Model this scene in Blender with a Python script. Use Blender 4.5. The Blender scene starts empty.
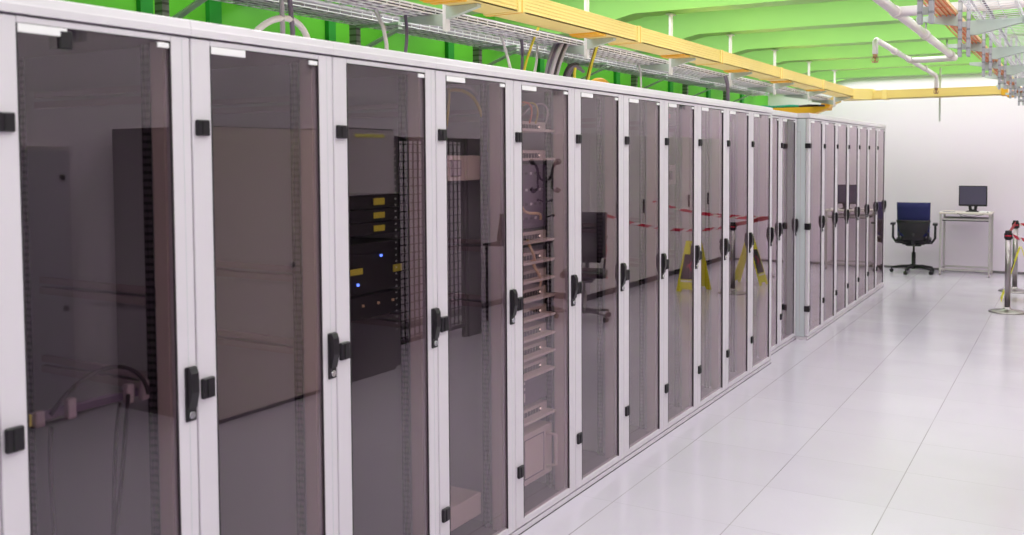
import bpy, bmesh, math, random
from mathutils import Vector, Matrix
random.seed(7)
PI = math.pi
scene = bpy.context.scene
COL = scene.collection

# ------------------------------------------------------------------ materials
def lin(c):
    return tuple((x/255/12.92 if x/255 <= .04045 else ((x/255+.055)/1.055)**2.4) for x in c) + (1,)

def mat(name, rgb, rough=.5, metal=0, spec=.5, noise=0, nscale=8, emit=None, estr=0, coat=0, bump=0):
    m = bpy.data.materials.new(name); m.use_nodes = True
    nt = m.node_tree; b = nt.nodes['Principled BSDF']
    c = lin(rgb)
    b.inputs['Base Color'].default_value = c
    b.inputs['Roughness'].default_value = rough
    b.inputs['Metallic'].default_value = metal
    b.inputs['Specular IOR Level'].default_value = spec
    b.inputs['Coat Weight'].default_value = coat
    if noise or bump:
        tc = nt.nodes.new('ShaderNodeTexCoord'); n = nt.nodes.new('ShaderNodeTexNoise')
        n.inputs['Scale'].default_value = nscale; n.inputs['Detail'].default_value = 4
        nt.links.new(tc.outputs['Object'], n.inputs['Vector'])
        if noise:
            mx = nt.nodes.new('ShaderNodeMix'); mx.data_type = 'RGBA'
            mx.inputs[6].default_value = tuple(x*(1-noise) for x in c[:3])+(1,)
            mx.inputs[7].default_value = tuple(min(1, x*(1+noise)) for x in c[:3])+(1,)
            nt.links.new(n.outputs['Fac'], mx.inputs[0]); nt.links.new(mx.outputs[2], b.inputs['Base Color'])
        if bump:
            bp = nt.nodes.new('ShaderNodeBump'); bp.inputs['Strength'].default_value = bump; bp.inputs['Distance'].default_value = .002
            nt.links.new(n.outputs['Fac'], bp.inputs['Height']); nt.links.new(bp.outputs['Normal'], b.inputs['Normal'])
    if emit:
        b.inputs['Emission Color'].default_value = lin(emit); b.inputs['Emission Strength'].default_value = estr
    return m

M = {}
M['paint'] = mat('cabinet_paint', (220,213,221), .42, noise=.02, nscale=3)
M['sidepaint'] = mat('side_panel_paint', (205,210,214), .45, noise=.02, nscale=3)
M['inner'] = mat('cabinet_interior', (112,101,107), .6, noise=.05, nscale=5)
M['black'] = mat('black_plastic', (24,18,26), .38)
M['blackmatte'] = mat('black_matte', (20,17,22), .7)
M['blackmetal'] = mat('black_metal', (26,23,28), .45, metal=0, noise=.1)
M['gasket'] = mat('rubber_gasket', (42,34,40), .6)
M['chrome'] = mat('chrome', (220,220,225), .18, metal=1)
M['steel'] = mat('brushed_steel', (168,160,163), .32, metal=1, noise=.08, nscale=40)
M['galv'] = mat('galvanised_steel', (205,205,210), .42, metal=.55, noise=.12, nscale=30)
M['zinc'] = mat('zinc_arm', (196,206,202), .5, metal=.3, noise=.1, nscale=20)
M['wire'] = mat('tray_wire', (240,238,244), .4)
M['label'] = mat('paper_label', (246,243,246), .6)
M['yellowlabel'] = mat('yellow_label', (232,226,70), .6)
M['white_wall'] = mat('wall_paint', (238,224,240), .75, noise=.012, nscale=1.2, bump=.1)
M['grey_wall'] = mat('grey_wall_paint', (226,214,226), .7, noise=.02, nscale=1.2)
M['green'] = mat('green_paint', (146,206,104), .5, noise=.05, nscale=1.5)
M['greenshade'] = mat('green_paint_shaded', (94,188,44), .5, noise=.05, nscale=1.5)  # the ceiling's green, deepened: this wall's lighting is put into its colour
M['greendark'] = mat('green_pilaster_paint', (30,140,42), .6, noise=.05, nscale=1.5)
M['duct'] = mat('yellow_duct', (255,226,142), .42, noise=.03, nscale=4)
M['ductend'] = mat('yellow_coupler', (246,184,48), .42, noise=.03, nscale=4)
M['orange'] = mat('orange_cable', (246,134,62), .45)
M['peach'] = mat('peach_cable', (255,222,170), .5)
M['cab_pale'] = mat('pale_grey_cable', (232,224,232), .5, noise=.1, nscale=20)
M['cab_grey'] = mat('grey_cable', (172,164,178), .5, noise=.1, nscale=20)
M['cab_purple'] = mat('purple_grey_cable', (120,106,130), .5, noise=.1, nscale=20)
M['cab_dark'] = mat('dark_cable', (50,42,50), .6)
M['cab_yellow'] = mat('yellow_cable', (226,204,60), .45)
M['teal'] = mat('teal_cable', (20,150,120), .5)
M['blue'] = mat('blue_cable', (70,80,170), .5)
M['navy'] = mat('navy_fabric', (34,36,92), .85, noise=.12, nscale=60, bump=.4)
M['darkfabric'] = mat('dark_fabric', (44,38,46), .85, noise=.12, nscale=60)
M['screen'] = mat('monitor_screen', (84,78,102), .3, noise=.05, nscale=3)
M['deskmetal'] = mat('desk_frame_metal', (196,188,190), .4, metal=.3)
M['desktop'] = mat('desk_top', (214,204,198), .5, noise=.05)
M['pipe'] = mat('white_pipe', (238,228,234), .35)
M['pipeband'] = mat('pipe_coupling', (224,214,216), .45)
M['brass'] = mat('brass', (180,140,110), .35, metal=.8)
M['red'] = mat('red_paint', (200,30,60), .5)
M['beltred'] = mat('red_belt', (176,30,50), .6)
M['signyellow'] = mat('sign_yellow', (240,232,40), .5)
M['signdark'] = mat('sign_dark_panel', (38,36,52), .5)
M['lockergrey'] = mat('locker_grey', (222,206,200), .5, noise=.03)
M['lockerlight'] = mat('locker_light', (226,220,222), .5, noise=.02)
M['equip'] = mat('equipment_beige', (244,234,222), .5, noise=.04)
M['equipgrey'] = mat('equipment_grey', (190,178,184), .5, noise=.04)
M['port'] = mat('dark_port', (30,26,30), .5)
M['led_blue'] = mat('led_blue', (90,120,255), .4, emit=(90,130,255), estr=4)
M['led_white'] = mat('led_white', (255,240,220), .4, emit=(255,240,220), estr=1.2)
M['led_green'] = mat('led_green', (150,255,60), .4, emit=(150,255,60), estr=1.5)
M['tube'] = mat('lamp_diffuser', (255,255,255), .5, emit=(255,250,255), estr=1.0)

def tape_mat():
    m = bpy.data.materials.new('barrier_tape'); m.use_nodes = True; nt = m.node_tree; b = nt.nodes['Principled BSDF']
    uv = nt.nodes.new('ShaderNodeUVMap'); uv.uv_map = 'UVMap'
    s = nt.nodes.new('ShaderNodeSeparateXYZ'); a = nt.nodes.new('ShaderNodeMath'); a.operation = 'ADD'
    f = nt.nodes.new('ShaderNodeMath'); f.operation = 'FRACT'; g = nt.nodes.new('ShaderNodeMath'); g.operation = 'GREATER_THAN'; g.inputs[1].default_value = .36
    mx = nt.nodes.new('ShaderNodeMix'); mx.data_type = 'RGBA'; mx.inputs[6].default_value = lin((240,232,236)); mx.inputs[7].default_value = lin((214,36,72))
    nt.links.new(uv.outputs[0], s.inputs[0]); nt.links.new(s.outputs[0], a.inputs[0]); nt.links.new(s.outputs[1], a.inputs[1])
    nt.links.new(a.outputs[0], f.inputs[0]); nt.links.new(f.outputs[0], g.inputs[0]); nt.links.new(g.outputs[0], mx.inputs[0]); nt.links.new(mx.outputs[2], b.inputs['Base Color'])
    b.inputs['Roughness'].default_value = .4
    return m
M['tape'] = tape_mat()

def perforated(name, rgb, step=.03, hole=.35, dark=(30,26,32)):
    """metal with a row of slots punched every `step` metres of height"""
    m = mat(name, rgb, .45, metal=.3); nt = m.node_tree; b = nt.nodes['Principled BSDF']
    tc = nt.nodes.new('ShaderNodeTexCoord'); s = nt.nodes.new('ShaderNodeSeparateXYZ')
    d = nt.nodes.new('ShaderNodeMath'); d.operation = 'DIVIDE'; d.inputs[1].default_value = step
    f = nt.nodes.new('ShaderNodeMath'); f.operation = 'FRACT'; l = nt.nodes.new('ShaderNodeMath'); l.operation = 'LESS_THAN'; l.inputs[1].default_value = hole
    mx = nt.nodes.new('ShaderNodeMix'); mx.data_type = 'RGBA'; mx.inputs[6].default_value = lin(rgb); mx.inputs[7].default_value = lin(dark)
    nt.links.new(tc.outputs['Object'], s.inputs[0]); nt.links.new(s.outputs[2], d.inputs[0]); nt.links.new(d.outputs[0], f.inputs[0]); nt.links.new(f.outputs[0], l.inputs[0])
    nt.links.new(l.outputs[0], mx.inputs[0]); nt.links.new(mx.outputs[2], b.inputs['Base Color'])
    return m
M['rail'] = perforated('perforated_rail', (96,88,96), .022, .4)
M['strut'] = perforated('perforated_strut', (190,187,200), .05, .22, (150,148,160))
M['darkstrut'] = perforated('perforated_dark_strut', (150,146,150), .04, .3, (104,100,104))

def glass_mat():
    m = bpy.data.materials.new('tinted_glass'); m.use_nodes = True; nt = m.node_tree; nt.nodes.clear()
    out = nt.nodes.new('ShaderNodeOutputMaterial'); mx = nt.nodes.new('ShaderNodeMixShader')
    t = nt.nodes.new('ShaderNodeBsdfTransparent'); g = nt.nodes.new('ShaderNodeBsdfGlossy')
    t.inputs[0].default_value = TINT; g.inputs['Color'].default_value = (1,.91,.955,1); g.inputs['Roughness'].default_value = .0
    fr = nt.nodes.new('ShaderNodeFresnel'); fr.inputs['IOR'].default_value = 1.66
    geo = nt.nodes.new('ShaderNodeNewGeometry')
    inv = nt.nodes.new('ShaderNodeMath'); inv.operation = 'SUBTRACT'; inv.inputs[0].default_value = 1
    # two surfaces of the pane together: 2R/(1+R)
    num = nt.nodes.new('ShaderNodeMath'); num.operation = 'MULTIPLY'; num.inputs[1].default_value = 2
    den = nt.nodes.new('ShaderNodeMath'); den.operation = 'ADD'; den.inputs[1].default_value = 1
    dv = nt.nodes.new('ShaderNodeMath'); dv.operation = 'DIVIDE'; ml = nt.nodes.new('ShaderNodeMath'); ml.operation = 'MULTIPLY'
    L = nt.links.new
    L(fr.outputs[0], num.inputs[0]); L(fr.outputs[0], den.inputs[0]); L(num.outputs[0], dv.inputs[0]); L(den.outputs[0], dv.inputs[1])
    L(geo.outputs['Backfacing'], inv.inputs[1]); L(dv.outputs[0], ml.inputs[0]); L(inv.outputs[0], ml.inputs[1])
    L(ml.outputs[0], mx.inputs[0]); L(t.outputs[0], mx.inputs[1]); L(g.outputs[0], mx.inputs[2]); L(mx.outputs[0], out.inputs[0])
    return m
TINT = (.76, .70, .725, 1)      # per surface: the pane's box is crossed twice
M['glass'] = glass_mat()

def floor_mat():
    m = bpy.data.materials.new('raised_floor_tiles'); m.use_nodes = True; nt = m.node_tree; b = nt.nodes['Principled BSDF']; L = nt.links.new
    tc = nt.nodes.new('ShaderNodeTexCoord'); sep = nt.nodes.new('ShaderNodeSeparateXYZ'); L(tc.outputs['Object'], sep.inputs[0])
    def math_(op, a, v=None):
        n = nt.nodes.new('ShaderNodeMath'); n.operation = op
        if isinstance(a, (int, float)): n.inputs[0].default_value = a
        else: L(a, n.inputs[0])
        if v is not None:
            if isinstance(v, (int, float)): n.inputs[1].default_value = v
            else: L(v, n.inputs[1])
        return n.outputs[0]
    def seam(ax, off):
        q = math_('DIVIDE', math_('SUBTRACT', sep.outputs[ax], off), .6)
        fr = math_('FRACT', q); d = math_('ABSOLUTE', math_('SUBTRACT', fr, .5))
        return math_('GREATER_THAN', d, .5-.0026/.6/1), math_('FLOOR', q)
    sx, ix = seam(0, -1.378); sy, iy = seam(1, SEAM_Y)
    line = math_('MAXIMUM', sx, math_('MULTIPLY', sy, .4))
    cid = nt.nodes.new('ShaderNodeCombineXYZ'); L(ix, cid.inputs[0]); L(iy, cid.inputs[1])
    wn = nt.nodes.new('ShaderNodeTexWhiteNoise'); wn.noise_dimensions = '2D'; L(cid.outputs[0], wn.inputs['Vector'])
    n1 = nt.nodes.new('ShaderNodeTexNoise'); n1.inputs['Scale'].default_value = 2.2; n1.inputs['Detail'].default_value = 5; L(tc.outputs['Object'], n1.inputs['Vector'])
    n2 = nt.nodes.new('ShaderNodeTexNoise'); n2.inputs['Scale'].default_value = 60; L(tc.outputs['Object'], n2.inputs['Vector'])
    mx = nt.nodes.new('ShaderNodeMix'); mx.data_type = 'RGBA'; mx.inputs[6].default_value = lin((200,192,207)); mx.inputs[7].default_value = lin((215,209,222))
    f = math_('ADD', math_('MULTIPLY', wn.outputs['Value'], .25), math_('ADD', math_('MULTIPLY', n1.outputs['Fac'], .55), math_('MULTIPLY', n2.outputs['Fac'], .2)))
    L(f, mx.inputs[0])
    m2 = nt.nodes.new('ShaderNodeMix'); m2.data_type = 'RGBA'; m2.inputs[7].default_value = lin((146,139,146)); L(mx.outputs[2], m2.inputs[6]); L(math_('MULTIPLY', line, math_('ADD', math_('MULTIPLY', n1.outputs['Fac'], 1.6), -.15)), m2.inputs[0])
    L(m2.outputs[2], b.inputs['Base Color'])
    rg = math_('ADD', math_('MULTIPLY', n1.outputs['Fac'], .14), .1); L(rg, b.inputs['Roughness'])
    b.inputs['Specular IOR Level'].default_value = .5
    bp = nt.nodes.new('ShaderNodeBump'); bp.inputs['Strength'].default_value = .06; bp.inputs['Distance'].default_value = .004
    L(n1.outputs['Fac'], bp.inputs['Height']); L(bp.outputs['Normal'], b.inputs['Normal'])
    return m
SEAM_Y = 4.29
M['floor'] = floor_mat()

# ------------------------------------------------------------------ mesh builder
class MB:
    def __init__(s): s.bm = bmesh.new(); s.uv = s.bm.loops.layers.uv.new('UVMap'); s.mats = []
    def mi(s, m):
        m = M[m] if isinstance(m, str) else m
        if m not in s.mats: s.mats.append(m)
        return s.mats.index(m)
    def box(s, x0, x1, y0, y1, z0, z1, m='paint', bev=0, seg=1):
        i = s.mi(m)
        vs = [s.bm.verts.new((x, y, z)) for x in (x0, x1) for y in (y0, y1) for z in (z0, z1)]
        fs = [(0,1,3,2), (4,6,7,5), (0,4,5,1), (2,3,7,6), (0,2,6,4), (1,5,7,3)]
        F = [s.bm.faces.new([vs[k] for k in f]) for f in fs]
        for f in F: f.material_index = i
        if bev:
            es = list({e for f in F for e in f.edges})
            r = bmesh.ops.bevel(s.bm, geom=es, offset=bev, segments=seg, affect='EDGES', profile=.5)
            for f in r['faces']: f.material_index = i
        return s
    def prism(s, poly, axis, a, b, m='paint'):
        """poly of 2D points extruded along axis ('x','y','z') from a to b"""
        i = s.mi(m)
        def P(p, t):
            return {'x': (t, p[0], p[1]), 'y': (p[0], t, p[1]), 'z': (p[0], p[1], t)}[axis]
        A = [s.bm.verts.new(P(p, a)) for p in poly]; B = [s.bm.verts.new(P(p, b)) for p in poly]
        n = len(poly); F = [s.bm.faces.new(A), s.bm.faces.new(B[::-1])]
        for k in range(n): F.append(s.bm.faces.new((A[k], B[k], B[(k+1) % n], A[(k+1) % n])))
        for f in F: f.material_index = i
        return s
    def tube(s, pts, r, m='paint', seg=8, caps=True, smooth=True):
        i = s.mi(m); pts = [Vector(p) for p in pts]; n = len(pts)
        rs = r if isinstance(r, (list, tuple)) else [r]*n
        rings = []; up = None
        for k in range(n):
            t = (pts[min(k+1, n-1)] - pts[max(k-1, 0)]).normalized()
            if up is None:
                up = Vector((0,0,1)) if abs(t.z) < .9 else Vector((1,0,0))
            a = t.cross(up)
            if a.length < 1e-4: a = t.cross(Vector((0,1,0)))
            a.normalize(); b = a.cross(t).normalized(); up = b
            rings.append([s.bm.verts.new(pts[k] + (a*math.cos(2*PI*j/seg) + b*math.sin(2*PI*j/seg))*rs[k]) for j in range(seg)])
        for k in range(n-1):
            for j in range(seg):
                f = s.bm.faces.new((rings[k][j], rings[k][(j+1) % seg], rings[k+1][(j+1) % seg], rings[k+1][j]))
                f.material_index = i; f.smooth = smooth
        if caps:
            for R in (rings[0], rings[-1]):
                f = s.bm.faces.new(R); f.material_index = i
        return s
    def lathe(s, prof, cx, cy, m='paint', seg=24):
        """prof: list of (r, z) from bottom to top"""
        i = s.mi(m); rings = []
        for r, z in prof:
            rings.append([s.bm.verts.new((cx + max(r, 1e-4)*math.cos(2*PI*j/seg), cy + max(r, 1e-4)*math.sin(2*PI*j/seg), z)) for j in range(seg)])
        for k in range(len(rings)-1):
            for j in range(seg):
                f = s.bm.faces.new((rings[k][j], rings[k][(j+1) % seg], rings[k+1][(j+1) % seg], rings[k+1][j])); f.material_index = i; f.smooth = True
        for R in (rings[0], rings[-1]):
            f = s.bm.faces.new(R); f.material_index = i
        return s
    def ribbon(s, pts, w, up, m, per=.2):
        """flat tape along pts, width w in direction up; uv so that stripes repeat every `per` metres; has thickness"""
        i = s.mi(m); up = Vector(up).normalized(); pts = [Vector(p) for p in pts]; L = 0; rows = []
        for k, p in enumerate(pts):
            if k: L += (p - pts[k-1]).length
            t = (pts[min(k+1, len(pts)-1)] - pts[max(0, k-1)]).normalized(); n = t.cross(up).normalized()*.0008
            rows.append((s.bm.verts.new(p+up*w/2+n), s.bm.verts.new(p-up*w/2+n), s.bm.verts.new(p-up*w/2-n), s.bm.verts.new(p+up*w/2-n), L))
        for a, b in zip(rows, rows[1:]):
            for q in range(4):
                r = (q+1) % 4
                f = s.bm.faces.new((a[q], b[q], b[r], a[r])); f.material_index = i
                vv = [.3 if q in (0, 3) else 0, .3 if q in (0, 3) else 0, .3 if r in (0, 3) else 0, .3 if r in (0, 3) else 0]
                for l, (uu, v_) in zip(f.loops, [(a[4]/per, vv[0]), (b[4]/per, vv[1]), (b[4]/per, vv[2]), (a[4]/per, vv[3])]): l[s.uv].uv = (uu, v_)
        return s
    def build(s, name, parent=None, loc=None, rot=None, smooth=False, label=None):
        bmesh.ops.recalc_face_normals(s.bm, faces=s.bm.faces[:])
        me = bpy.data.meshes.new(name); s.bm.to_mesh(me); s.bm.free()
        for m in s.mats: me.materials.append(m)
        if smooth:
            for p in me.polygons: p.use_smooth = True
        o = bpy.data.objects.new(name, me); COL.objects.link(o)
        if parent: o.parent = parent
        if loc: o.location = loc
        if rot: o.rotation_euler = rot
        if label: o['label'] = label
        return o

def tag(o, label, cat, group=None, kind=None):
    o['label'] = label; o['category'] = cat
    if group: o['group'] = group
    if kind: o['kind'] = kind
    return o
def thing(name, label, cat, loc=(0,0,0), rz=0, group=None):
    o = bpy.data.objects.new(name, None); COL.objects.link(o); o.empty_display_size = .1
    o.location = loc; o.rotation_euler = (0,0,rz); return tag(o, label, cat, group)
def struct(o): o['kind'] = 'structure'; return o
def children(o): return [c for c in bpy.data.objects if c.parent == o]
def copy_tree(o, loc=None, rz=None, label=None, group=None, parent=None):
    c = o.copy(); COL.objects.link(c); c.parent = parent
    if loc is not None: c.location = loc
    if rz is not None: c.rotation_euler = (0,0,rz)
    if label: c['label'] = label
    if group: c['group'] = group
    for ch in children(o): copy_tree(ch, parent=c)
    return c
def bez(p0, p1, p2, p3, n=14):
    p0, p1, p2, p3 = map(Vector, (p0, p1, p2, p3)); r = []
    for k in range(n+1):
        t = k/n; r.append(p0*(1-t)**3 + p1*3*t*(1-t)**2 + p2*3*t*t*(1-t) + p3*t**3)
    return r
def cable(name, pts, r, m, label, group=None, seg=6, cat='cable'):
    return tag(MB().tube(pts, r, m, seg).build(name), label, cat, group)

# ------------------------------------------------------------------ camera
f_, yaw, pitch, roll, py, hc = 947.35, .53801, .044318, -.00633, 199.43, 1.7352
D = 2.1737; Y0 = 4.2616
Fv = Vector((-math.sin(yaw)*math.cos(pitch), math.cos(yaw)*math.cos(pitch), -math.sin(pitch)))
Rv = Vector((math.cos(yaw), math.sin(yaw), 0)); Uv = Rv.cross(Fv)
R2 = Rv*math.cos(roll) + Uv*math.sin(roll); U2 = -Rv*math.sin(roll) + Uv*math.cos(roll)
cam = bpy.data.cameras.new('camera'); co = bpy.data.objects.new('camera', cam); COL.objects.link(co); scene.camera = co
mw = Matrix((R2, U2, -Fv)).transposed().to_4x4(); mw.translation = (0, 0, hc); co.matrix_world = mw
cam.sensor_fit = 'HORIZONTAL'; cam.sensor_width = 36; cam.lens = 36*f_/1024; cam.shift_x = 0; cam.shift_y = (py-267.5)/1024
cam.clip_start = .05; cam.dof.use_dof = True; cam.dof.focus_distance = 6.0; cam.dof.aperture_fstop = 3.6

# ------------------------------------------------------------------ room
XL, XR, YB, YF, ZC = -4.35, 1.5, -3.0, 15.46, 3.27
struct(MB().box(XL-.1, XR+.1, YB-.1, YF+.1, -.12, 0, 'floor').build('floor'))
struct(MB().box(XL-.1, XR+.1, YB-.1, YF+.1, ZC, ZC+.1, 'green').build('ceiling'))
struct(MB().box(XL-.1, XL, YB-.1, YF+.1, 0, ZC, 'greenshade').build('wall_left'))
struct(MB().box(XR, XR+.1, YB-.1, YF+.1, 0, ZC, 'grey_wall').build('wall_right'))
struct(MB().box(XL, XR, YF, YF+.1, 0, ZC, 'white_wall').build('wall_far'))
struct(MB().box(XL, XR, YB-.1, YB, 0, ZC, 'white_wall').build('wall_near'))
struct(MB().box(XL, XR, YF-.012, YF, 0, .035, mat('baseboard_grey', (120,112,118), .5)).build('baseboard_far'))
struct(MB().box(XR-.012, XR, YB, YF-.02, 0, .06, mat('baseboard_right_grey', (110,104,110), .5)).build('baseboard_right'))
RIBY = [4.127+1.5*k for k in range(-4, 8)]
def rib(y, lift=0, w=.22):
    prof = [(XL, 2.72), (-3.62, 2.765), (-3.27, 2.825), (-3.05, 2.872), (-2.6, 2.872), (XR, 2.84)]
    prof = [(x, z+lift) for x, z in prof] + [(XR, ZC), (XL, ZC)]
    b = MB().prism(prof, 'y', y-w/2, y+w/2, 'green')
    return b
for n, y in enumerate(RIBY): struct(rib(y).build('trim_%d' % (n+1)))
struct(rib(YF-.05, .06, .1).build('trim_%d' % (len(RIBY)+1)))
n = len(RIBY)+2
for y, w in [(1.1,.09), (2.4,.08), (3.41,.08), (3.885,.09), (4.89,.07), (6.30,.08), (7.80,.08), (9.51,.1), (11.1,.1), (12.5,.1), (14,.1)]:
    struct(MB().box(XL, XL+.035, y-w/2, y+w/2, 0, 2.74, 'greendark').build('trim_%d' % n)); n += 1

# lamps recessed between the ribs
def lamp(y, k):
    t = thing('ceiling_light', 'long white fluorescent batten high between two green ceiling ribs', 'ceiling light', (-1.35, y, ZC), 0, 'fluorescent battens above the green ribs')
    MB().box(-2.1, 2.1, -.08, .08, -.07, 0, 'label', .01).build('housing', t)
    MB().tube([(-2.05, 0, -.085), (2.05, 0, -.085)], .018, 'tube', 8).build('lamp_tube', t)
    L = bpy.data.lights.new('lamp_light', 'AREA'); L.shape = 'RECTANGLE'; L.size = 5.5; L.size_y = .5; L.energy = POWER*((.97 if k < 4 else 1.06) if k < 6 else .93 if k < 8 else .84); L.color = (1, .93, 1)
    o = bpy.data.objects.new('lamp_light', L); COL.objects.link(o); o.parent = t; o.location = (0, 0, -.115)
POWER = 46
for k in range(len(RIBY)-1): lamp((RIBY[k]+RIBY[k+1])/2, k)
lamp((RIBY[-1]+YF)/2-.05, 99)
w = bpy.data.worlds.new('world'); scene.world = w; w.use_nodes = True
w.node_tree.nodes['Background'].inputs[0].default_value = (.05, .05, .05, 1)

# ------------------------------------------------------------------ server cabinets
DEP = 1.0
def make_cabinet(W, name='server_cabinet', strip=True, small=True):
    t = thing(name, '', 'server cabinet')
    b = MB()
    b.box(-DEP, -.03, .001, .012, .03, 2.08, 'sidepaint'); b.box(-DEP, -.03, W-.012, W-.001, .03, 2.08, 'sidepaint')
    b.box(-DEP, -DEP+.012, .012, W-.012, .03, 2.08, 'inner')
    b.box(-DEP+.012, -.03, .012, W-.012, .03, .045, 'inner'); b.box(-DEP+.012, -.03, .012, W-.012, 2.066, 2.08, 'inner')
    b.box(-.07, -.028, .0125, .06, .045, 2.066, 'lockergrey'); b.box(-.08, -.028, W-.075, W-.0125, .045, 2.066, 'lockergrey')
    b.build('cabinet_body', t)
    # fine groove of the side panel (seen on the row that stands proud)
    g = MB(); g.box(-DEP+.03, -.075, -.0012, .0015, 1.955, 1.959, 'equipgrey'); g.box(-.078, -.075, -.0012, .0015, .08, 1.955, 'equipgrey'); g.build('panel_groove', t)
    b = MB(); b.box(-DEP, -.002, .001, W-.001, 0, .026, 'paint'); b.box(-.01, .0005, 0, W, 0, .0035, 'gasket'); b.build('plinth', t)
    MB().prism([(-DEP, 2.086), (.006, 2.086), (.006, 2.106), (.0045, 2.110), (.001, 2.129), (-.003, 2.132), (-DEP, 2.132)], 'y', .0002, W-.0002, 'paint').build('roof_cap', t)
    for x, y in ((-.12, .06), (-.12, W-.06), (-.72, .06), (-.72, W-.06)):
        s = .012 if y < W/2 else -.012
        r = MB(); r.box(x-.018, x+.018, min(y, y+s*.3), max(y, y+s*.3), .046, 2.064, 'rail'); r.box(x-.002, x+.002, min(y-s, y+s), max(y-s, y+s), .046, 2.064, 'rail')
        r.build('mounting_rail', t)
    for z in (1.08, 1.335, 1.93):
        for y0, y1 in ((.0125, .03), (W-.03, W-.0125)):
            r = MB(); r.box(-.70, -.14, y0, y1, z-.03, z-.008, 'equipgrey'); r.box(-.70, -.14, y0, y1, z+.004, z+.024, 'equipgrey')
            r.build('side_rail', t)
    # door
    g0, g1, h0, h1 = .072, W-.070, .066, 2.064
    d = MB()
    d.box(-.026, 0, .0022, g0, .034, 2.080, 'paint', .0025); d.box(-.026, 0, g1, W-.0022, .034, 2.080, 'paint', .0025)
    d.box(-.026, 0, g0, g1, .034, h0, 'paint', .0015); d.box(-.026, 0, g0, g1, h1, 2.080, 'paint', .0015)
    d.box(-.001, .0006, W-.031, W-.0295, .036, 2.078, 'sidepaint')     # pressed line in the stile
    door = d.build('door_frame', t)
    MB().box(-.011, -.005, g0, g1, h0, h1, 'glass').build('glass_pane', door)
    k = MB(); k.box(-.004, .0006, g0, g0+.003, h0, h1, 'gasket'); k.box(-.004, .0006, g1-.005, g1, h0, h1, 'gasket'); k.box(-.004, .0006, g0, g1, h1-.002, h1, 'gasket'); k.build('gasket', door)
    for z0, z1 in ((1.803, 1.849), (1.040, 1.100), (.268, .322)):
        h = MB(); h.box(0, .014, .010, .056, z0, z1, 'black', .003); h.box(.013, .016, .026, .030, z0+.003, z1-.003, 'blackmatte'); h.build('hinge', door)
    h = MB(); h.box(0, .007, W-.048, W-.008, .985, 1.143, 'black', .003)
    h.prism([(.007, 1.022), (.014, 1.024), (.025, 1.07), (.024, 1.125), (.016, 1.142), (.007, 1.143)], 'y', W-.042, W-.014, 'black')
    h.build('handle', door)
    MB().tube([(.006, W-.028, 1.004), (.012, W-.028, 1.004)], .011, 'chrome', 14).build('lock_cylinder', door, label='chrome lock cylinder')
    if strip: MB().box(-.004, .0025, g0+.002, g0+.135, h1-.022, h1-.001, 'label', .001).build('label_strip', door)
    if small: MB().box(-.004, .002, g1-.045, g1-.006, h1-.020, h1-.006, 'label', .001).build('small_label', door)
    return t
protoA = make_cabinet(.6)
protoN = make_cabinet(.6, strip=False)
protoR = make_cabinet(.572)
labA = {
 -6: 'server cabinet nearest the camera, showing only its handle-side stile',
 -5: 'white server cabinet with looping dark cables inside and a black clip at its top',
 -4: 'empty white server cabinet standing beneath the grey hose arch',
 -3: 'white server cabinet without a strip on its glass door, black servers with yellow tags inside',
 -2: 'white server cabinet with arching yellow cables and one pale unit inside',
 -1: 'white server cabinet packed with pale switches from top to bottom and a beige power unit',
 0: 'white server cabinet standing right beyond the one packed with switches, empty inside',
 1: 'white server cabinet with a patch panel, small pale connectors and blue cable inside',
 2: 'white server cabinet with a coil of orange cable behind the top of its glass',
 3: 'white server cabinet between those holding an orange coil and a black unit',
 4: 'white server cabinet with a small black unit high inside',
 5: 'white server cabinet at the far end of the long row, just before the recess'}
cabs = {}
for k in range(-6, 6):
    src = protoN if k == -3 else protoA
    first = (k == -6) or (k == -3)
    if first: o = src; o.location = (-D, Y0+.6*k, 0); o['label'] = labA[k]
    else: o = copy_tree(src, (-D, Y0+.6*k, 0), label=labA[k])
    if k == -5: o.location.y += .0145; o.scale.y = .975
    if k == -6: o.location.y += .014
    o['group'] = 'white server cabinets'; cabs[k] = o
XRc = -2.262
for n_, y in enumerate((7.866, 8.439)):
    lab = ['narrow white server cabinet set back in the recess, beside the end of the long row', 'white server cabinet set back in the recess, against the side panel of the farther row'][n_]
    o = protoR if n_ == 0 else copy_tree(protoR, label=lab)
    o.location = (XRc, y, 0); o['label'] = lab; o['group'] = 'white server cabinets'
labB = ['first white server cabinet of the farther row, its grey side panel facing the camera',
 'second white server cabinet of the farther row, counted from the bare side panel',
 'third white server cabinet of the farther row, counted from the bare side panel',
 'middle white server cabinet of the seven in the farther row',
 'white server cabinet of the farther row just beyond its middle one',
 'last but one white server cabinet of the farther row',
 'white server cabinet ending the farther row, beside the navy office chair']
for n_ in range(7):
    o = copy_tree(protoA, (-2.152-.003*n_, 9.014+.6*n_, 0), label=labB[n_], group='white server cabinets')
    if n_ == 0:
        for z0, z1 in ((1.803, 1.849), (1.040, 1.100), (.268, .322)): MB().box(-.034, .016, -.010, .012, z0, z1, 'black', .003).build('corner_hinge', o, label='black hinge block wrapping the corner')
# black clip behind the top of the nearest full door
MB().box(-.045, .003, .185, .222, 2.012, 2.058, 'black', .003).build('door_clip', cabs[-5], label='black clip')

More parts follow.
